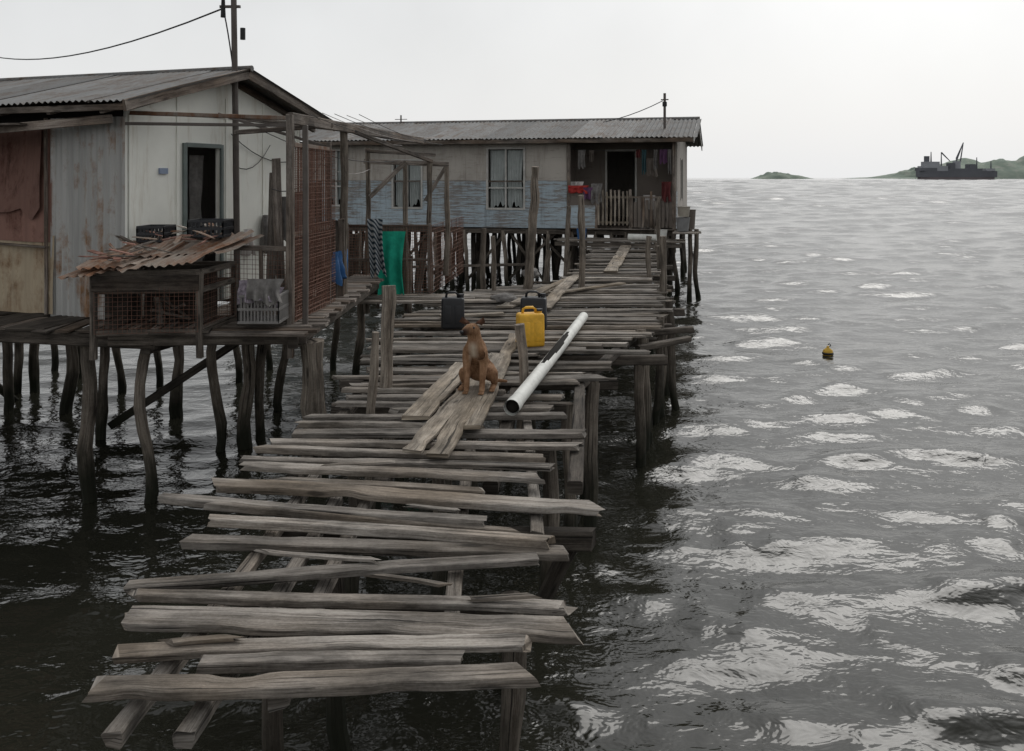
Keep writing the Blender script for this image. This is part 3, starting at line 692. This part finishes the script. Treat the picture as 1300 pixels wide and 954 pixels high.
mb.board((-7.5,-.1,-.75),(-3.6,-.3,-.55),.05,.07,beamw,tint=2)
mb.finish('piles',h2)

t=MB(C2)
purple=flat('purple_cloth',(.12,.06,.12),.9,.1); maroon=flat('maroon_cloth',(.12,.035,.035),.9,.1); teal=flat('teal_cloth',(.05,.10,.11),.9,.1)
t.cloth((-2.75,-.12,1.50),(1,0,0),.55,.20,red,.04,3); t.cloth((-2.35,-.14,1.45),(1,0,0),.25,.3,purple,.03,2)
t.cloth((-2.7,.0,1.6),(1,0,0),.35,.3,pale,.05,2); t.cloth((-2.15,-.1,1.55),(1,0,0),.3,.5,greyc,.04,2)
t.cloth((-.75,.1,2.2),(1,0,0),.3,.45,darkwall,.03,2); t.cloth((-.35,-.1,1.6),(1,0,0),.25,.5,maroon,.04,2)
t.wire((-2.75,-.05,2.45),(-.05,-.05,2.45),.006,wireg,.05,5)
for x,w_,h_,mm in((-1.0,.12,.2,maroon),(-.55,.1,.5,greyc),(-.85,.12,.6,teal),(-.4,.2,.35,purple),(-2.5,.2,.45,greyc),(-2.2,.12,.3,darkwall),(-.2,.1,.6,greyc)):
    t.cloth((x,-.05,2.42),(1,0,0),w_,h_,mm,.03,2)
t.finish('hanging_laundry')
def bucket(name,p,r,h,mat):
    t=MB(C2); p=Vector(p); t.tube([p,p+Vector((0,0,h*.96)),p+Vector((0,0,h))],[r*.8,r,r*1.08],mat,18); t.finish(name,None,False)
bucket('plastic_bucket',(.2,-.5,F2-.02),.17,.34,flat('grey_plastic',(.2,.2,.2),.5)); bucket('plastic_bucket',(.22,-.5,F2+.34),.16,.25,flat('cream_plastic',(.33,.30,.25),.5))
bucket('cooking_pot',(-.45,.2,F2),.2,.25,steel); bucket('cooking_pot',(.35,-.1,F2),.15,.5,darkwall)
bucket('plastic_bucket',(-.3,-.8,.16),.14,.26,whitep); bucket('plastic_bucket',(-2.3,-.7,.16),.13,.26,bluep)
t=MB(C2); t.tube([(-1.1,-.9,.24),(-.4,-1.0,.24)],.08,whitep,14); t.finish('pipe_offcut')
t=MB(C2); t.box(-.9,-.5,.12,.42,F2,F2+.45,pale); t.box(-.92,-.48,.10,.44,F2+.45,F2+.49,frame); t.box(-.85,-.55,.34,.39,F2+.49,F2+.85,pale); t.finish('white_chest')
rc=empty('roof_mast'); t=MB(C2)
t.tube([(-.35,1.0,EV+.1),(-.35,1.0,3.95)],.035,steel,8); t.board((-.45,1.0,3.78),(-.25,1.0,3.78),.03,.03,steel); t.tube([(-.35,1.0,3.6),(-.35,1.0,3.72)],.06,wireg,8)
t.wire((-.4,1.0,3.75),(-2.4,2.8,3.3),.012,wireg,.08,6); t.tube([(-8.6,3,3.1),(-8.6,3,3.65)],.025,steel,6); t.board((-8.8,3,3.52),(-8.4,3,3.52),.02,.02,steel); t.finish('mast',rc)

# ------------------------------------------------------------------ buoy
e=empty('buoy',(0,0,0)); p=L(1051,450); t=MB()
buoyc=flat('faded_yellow',(.58,.36,.05),.6,.3,.4,20)
prof=[(0.03,-.08),(.075,-.05),(.088,.02),(.078,.07),(.04,.10),(.022,.11),(.022,.14)]
t.tube([(p.x,p.y,WATER+z) for _,z in prof],[r for r,_ in prof],buoyc,16); t.tube([(p.x,p.y,WATER+.0),(p.x,p.y,WATER+.035)],.093,blackp,16)
t.tube([(p.x+.03,p.y,WATER+.13),(p.x+.05,p.y,WATER+.155),(p.x+.03,p.y,WATER+.18),(p.x,p.y,WATER+.16)],.009,blackp,6); t.finish('float',e,True)

# ------------------------------------------------------------------ ship & islands
hazeD=flat('ship_hull_hazy_paint',(.15,.155,.17),.8,.1,.25,.02); hazeR=flat('ship_boot_hazy_paint',(.19,.165,.17),.8,.1,.2,.02); hazeW=flat('ship_superstructure_hazy_paint',(.33,.34,.36),.8,.1,.3,.03)  # distance haze is mixed into these ship colours as a pale blue-grey
e=empty('cargo_ship'); t=MB(); s=1400/1100.
X=lambda u:(u-650)*s; y0=1400; zb=WATER
def hull(z0,z1,x0,x1,bow,w,mat):
    vs=[];sec=[(x0,.6),(x0+12,1),(x1-25,1),(x1-8,.6),(x1+bow,.05)]
    for x,k in sec: vs+=[(x,y0-w*k,z0),(x,y0+w*k,z0),(x,y0+w*k,z1),(x,y0-w*k,z1)]
    fs=[(0,1,2,3)]
    for i in range(4):
        a=i*4
        for j in range(4): fs.append((a+j,a+(j+1)%4,a+4+(j+1)%4,a+4+j))
    fs.append((16,17,18,19)); t.add(vs,fs,mat)
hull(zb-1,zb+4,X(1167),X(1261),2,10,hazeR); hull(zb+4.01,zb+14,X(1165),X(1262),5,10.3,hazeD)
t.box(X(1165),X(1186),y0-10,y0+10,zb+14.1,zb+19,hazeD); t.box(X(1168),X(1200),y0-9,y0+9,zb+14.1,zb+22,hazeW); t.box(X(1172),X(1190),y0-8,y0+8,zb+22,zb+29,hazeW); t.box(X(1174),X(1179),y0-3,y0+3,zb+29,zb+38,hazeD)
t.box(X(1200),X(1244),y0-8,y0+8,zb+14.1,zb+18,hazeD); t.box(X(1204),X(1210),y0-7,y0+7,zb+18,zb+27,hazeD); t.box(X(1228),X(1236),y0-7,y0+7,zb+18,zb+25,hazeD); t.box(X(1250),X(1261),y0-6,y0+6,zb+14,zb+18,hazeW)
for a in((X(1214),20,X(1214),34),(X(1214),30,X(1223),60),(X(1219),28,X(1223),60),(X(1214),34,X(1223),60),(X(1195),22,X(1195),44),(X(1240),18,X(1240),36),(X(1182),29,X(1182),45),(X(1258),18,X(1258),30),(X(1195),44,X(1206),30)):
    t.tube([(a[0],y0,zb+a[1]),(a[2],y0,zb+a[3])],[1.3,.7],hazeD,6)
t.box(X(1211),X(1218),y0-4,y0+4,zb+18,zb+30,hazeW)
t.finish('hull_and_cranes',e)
m=N('island_scrub_hazed'); n=m.noise(m.coord('Object',(.02,.02,.05)),1,6,.7)
m.col(m.ramp(n,[(.35,(.19,.23,.205)),(.55,(.25,.295,.24)),(.7,(.36,.36,.33))])); m.rough(.95,.1); isl=m.m  # scrub greens paled, aerial haze painted into the colour
def island(name,u0,u1,dist,h,seed,peak=.5,dep=.5):
    s=dist/1100.; xa,xb=(u0-650)*s,(u1-650)*s; nx,ny=70,20;vs=[];fs=[];w=(xb-xa)*dep
    for j in range(ny+1):
        for i in range(nx+1):
            f=i/nx;g=j/ny; a=f/peak if f<peak else (1-f)/(1-peak)
            a=math.sin(a*math.pi/2)**1.1
            env=a*math.sin(math.pi*g)**.6
            z=h*env*(.85+.45*noise.fractal(Vector((f*6+seed,g*3,seed)),1,2,4))
            vs.append((xa+f*(xb-xa),dist+g*w,WATER-1+max(z,0)))
    for j in range(ny):
        for i in range(nx): a=j*(nx+1)+i; fs.append((a,a+1,a+nx+2,a+nx+1))
    me=bpy.data.meshes.new(name); me.from_pydata(vs,[],fs); me.materials.append(isl)
    for p in me.polygons: p.use_smooth=True
    o=bpy.data.objects.new(name,me); sc.collection.objects.link(o)
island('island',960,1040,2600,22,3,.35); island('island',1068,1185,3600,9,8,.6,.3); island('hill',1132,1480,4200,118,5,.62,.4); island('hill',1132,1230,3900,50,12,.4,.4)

# ------------------------------------------------------------------ dog
m=N('dog_fur'); c=m.coord('Object'); n=m.noise(c,14,5,.7); f=m.noise(m.coord('Object',(70,70,16)),1,4,.65)
k=m.ramp(m.math('ADD',m.math('MULTIPLY',n,.55),m.math('MULTIPLY',f,.45)),[(.35,(.12,.060,.033)),(.5,(.24,.135,.074)),(.65,(.34,.21,.13))])
sx=m.n('ShaderNodeSeparateXYZ'); m.l(c,sx.inputs[0])
mz=m.math('MULTIPLY',m.math('SUBTRACT',-.10,sx.outputs['Y']),25,True)
hz=m.math('MULTIPLY',m.math('SUBTRACT',sx.outputs['Z'],.43),40,True)
k=m.mix(k,(.035,.02,.015),m.math('MULTIPLY',mz,hz))
cx=m.math('SUBTRACT',1.0,m.math('MULTIPLY',m.math('ABSOLUTE',m.math('ADD',sx.outputs['X'],.005)),22),True)
cz=m.math('MULTIPLY',m.math('SUBTRACT',.41,sx.outputs['Z']),20,True); cz2=m.math('MULTIPLY',m.math('SUBTRACT',sx.outputs['Z'],.20),14,True)
cy=m.math('MULTIPLY',m.math('SUBTRACT',.01,sx.outputs['Y']),40,True)
k=m.mix(k,(.5,.42,.33),m.math('MULTIPLY',m.math('MULTIPLY',cx,cz),m.math('MULTIPLY',cz2,cy)))
m.col(k); m.rough(.85,.15); m.bump(f,.7,.008); fur=m.m
dp=D(603,499,.05); dog=empty('dog',(dp.x,dp.y,.052)); dog.rotation_euler[2]=math.radians(-10)
P=[((.0,.24,.10),(.095,.09)),((.0,.17,.20),(.095,.092)),((.0,.09,.28),(.086,.098)),((0,.03,.345),(.080,.092)),((0,.0,.405),(.064,.070)),((-.004,-.015,.450),(.054,.056)),((-.012,-.03,.500),(.066,.060)),
   ((-.034,-.078,.496),(.048,.042)),((-.056,-.120,.482),(.031,.029)),((-.068,-.146,.478),(.023,.022))]
E=[(i,i+1) for i in range(9)]
def ch(root,pts):
    i0=root
    for p,r in pts:
        P.append((p,(r,r) if not hasattr(r,'__len__') else r)); E.append((i0,len(P)-1)); i0=len(P)-1
for sg in(-1,1):
    ch(3,[((sg*.060,.005,.31),(.042,.052)),((sg*.066,.015,.22),.036),((sg*.062,-.012,.13),.027),((sg*.060,-.020,.055),.023),((sg*.060,-.030,.022),.023),((sg*.062,-.060,.014),.021)])
    ch(0,[((sg*.080,.20,.11),(.072,.076)),((sg*.120,.095,.135),(.050,.056)),((sg*.122,.14,.065),.034),((sg*.115,.19,.028),.024),((sg*.118,.10,.018),.023),((sg*.124,.045,.015),.022)])
ch(0,[((.03,.31,.045),.026),((.10,.36,.016),.017),((.19,.35,.013),.011)])
me=bpy.data.meshes.new('dog_body'); me.from_pydata([p for p,_ in P],E,[]); o=bpy.data.objects.new('body',me); sc.collection.objects.link(o); o.parent=dog; me.materials.append(fur)
sk=o.modifiers.new('Skin','SKIN'); sk.use_smooth_shade=True; sk.branch_smoothing=.4
for i,(p,r) in enumerate(P): me.skin_vertices[0].data[i].radius=r
me.skin_vertices[0].data[0].use_root=True
o.modifiers.new('Sub','SUBSURF').levels=2; o.modifiers['Sub'].render_levels=2
t=MB(); earm=flat('ear_fur',(.11,.055,.035),.85,.15)
for sg in(-1,1):
    b=Vector((sg*.042-.012,-.016,.535)); tip=b+Vector((sg*.042,.0,.048)); fold=b+Vector((sg*.060,-.026,.014))
    t.add([b+Vector((-.022*sg,-.008,.006)),b+Vector((.022*sg,.014,-.018)),tip,fold+Vector((0,-.006,0)),b+Vector((0,.018,.0))],[(0,1,3,2),(0,2,4),(1,4,2,3)],earm)
t.finish('ears',dog,True)
t=MB(); t.tube([(-.066,-.142,.487),(-.070,-.163,.490),(-.072,-.170,.486)],[.012,.014,.008],blackp,8)
for sx_,sy_ in((-.060,-.072),(.012,-.088)): t.tube([(sx_,sy_,.513),(sx_-.001,sy_-.010,.513)],[.009,.006],blackp,8)
t.tube([(-.050,-.130,.466),(-.068,-.158,.466)],.005,dark,6)
t.finish('nose_and_eyes',dog,True)
t=MB(); 
for sg in(-1,1):
    for k_ in(-1,0,1):
        t.tube([(sg*.062+k_*.012,-.062,.013),(sg*.062+k_*.013,-.084,.010)],[.010,.007],fur,7)
        t.tube([(sg*.124+k_*.012,.045,.013),(sg*.124+k_*.013,.022,.010)],[.010,.007],fur,7)
t.finish('toes',dog,True)

# ------------------------------------------------------------------ light, sky
SE,SA=math.radians(44),math.radians(28)   # elevation, azimuth clockwise from +Y
sd=Vector((math.sin(SA)*math.cos(SE),math.cos(SA)*math.cos(SE),math.sin(SE)))
w=bpy.data.worlds.new('World'); sc.world=w; w.use_nodes=True; nt=w.node_tree; bg=nt.nodes['Background']
def nn(t,**k):
    x=nt.nodes.new(t)
    for a,b in k.items(): setattr(x,a,b)
    return x
sky=nn('ShaderNodeTexSky'); sky.sky_type='NISHITA'; sky.sun_disc=False; sky.sun_elevation=SE; sky.sun_rotation=SA; sky.dust_density=4; sky.air_density=1.5
tc=nn('ShaderNodeTexCoord'); nz=nn('ShaderNodeVectorMath',operation='NORMALIZE'); nt.links.new(tc.outputs['Generated'],nz.inputs[0])
dt=nn('ShaderNodeVectorMath',operation='DOT_PRODUCT'); nt.links.new(nz.outputs[0],dt.inputs[0]); dt.inputs[1].default_value=sd
def mt(op,a,b=0,cl=False):
    x=nn('ShaderNodeMath',operation=op); x.use_clamp=cl
    for i,v in((0,a),(1,b)):
        if hasattr(v,'links'): nt.links.new(v,x.inputs[i])
        else: x.inputs[i].default_value=v
    return x.outputs[0]
d0=mt('MAXIMUM',dt.outputs['Value'],0)
glow=mt('ADD',mt('MULTIPLY',mt('POWER',d0,26),24),mt('MULTIPLY',mt('POWER',d0,8),7))
sp=nn('ShaderNodeSeparateXYZ'); nt.links.new(nz.outputs[0],sp.inputs[0])
el=mt('MAXIMUM',sp.outputs['Z'],0)
cl=nn('ShaderNodeTexNoise'); cl.inputs['Scale'].default_value=3.5; cl.inputs['Detail'].default_value=5; nt.links.new(nz.outputs[0],cl.inputs['Vector'])
base=mt('SUBTRACT',8.6,mt('MULTIPLY',el,4.6))
base=mt('MULTIPLY',base,mt('ADD',mt('MULTIPLY',mt('MULTIPLY',mt('SUBTRACT',cl.outputs['Fac'],.5),el),2.0),1.0))
tot=mt('ADD',base,glow)
vm=nn('ShaderNodeVectorMath',operation='SCALE'); vm.inputs[0].default_value=(.99,1.0,1.01); nt.links.new(tot,vm.inputs['Scale'])
mx=nn('ShaderNodeMix',data_type='RGBA'); mx.inputs[0].default_value=.92
nt.links.new(sky.outputs[0],mx.inputs[6]); nt.links.new(vm.outputs[0],mx.inputs[7]); nt.links.new(mx.outputs[2],bg.inputs[0])
bg.inputs[1].default_value=.1
ld=bpy.data.lights.new('sun','SUN'); ld.energy=.7; ld.angle=math.radians(26); ld.color=(1,.97,.92)
lo=bpy.data.objects.new('sun',ld); lo.rotation_euler=(-sd).to_track_quat('-Z','Y').to_euler(); sc.collection.objects.link(lo)

cam=bpy.data.cameras.new('camera'); co=bpy.data.objects.new('camera',cam); sc.collection.objects.link(co)
co.location=(0,0,1.7); co.rotation_euler=(math.radians(90),0,0); cam.lens=1100/1300*36; cam.sensor_width=36; cam.shift_y=-(477-226)/1300
cam.clip_end=60000; cam.clip_start=.05; sc.camera=co
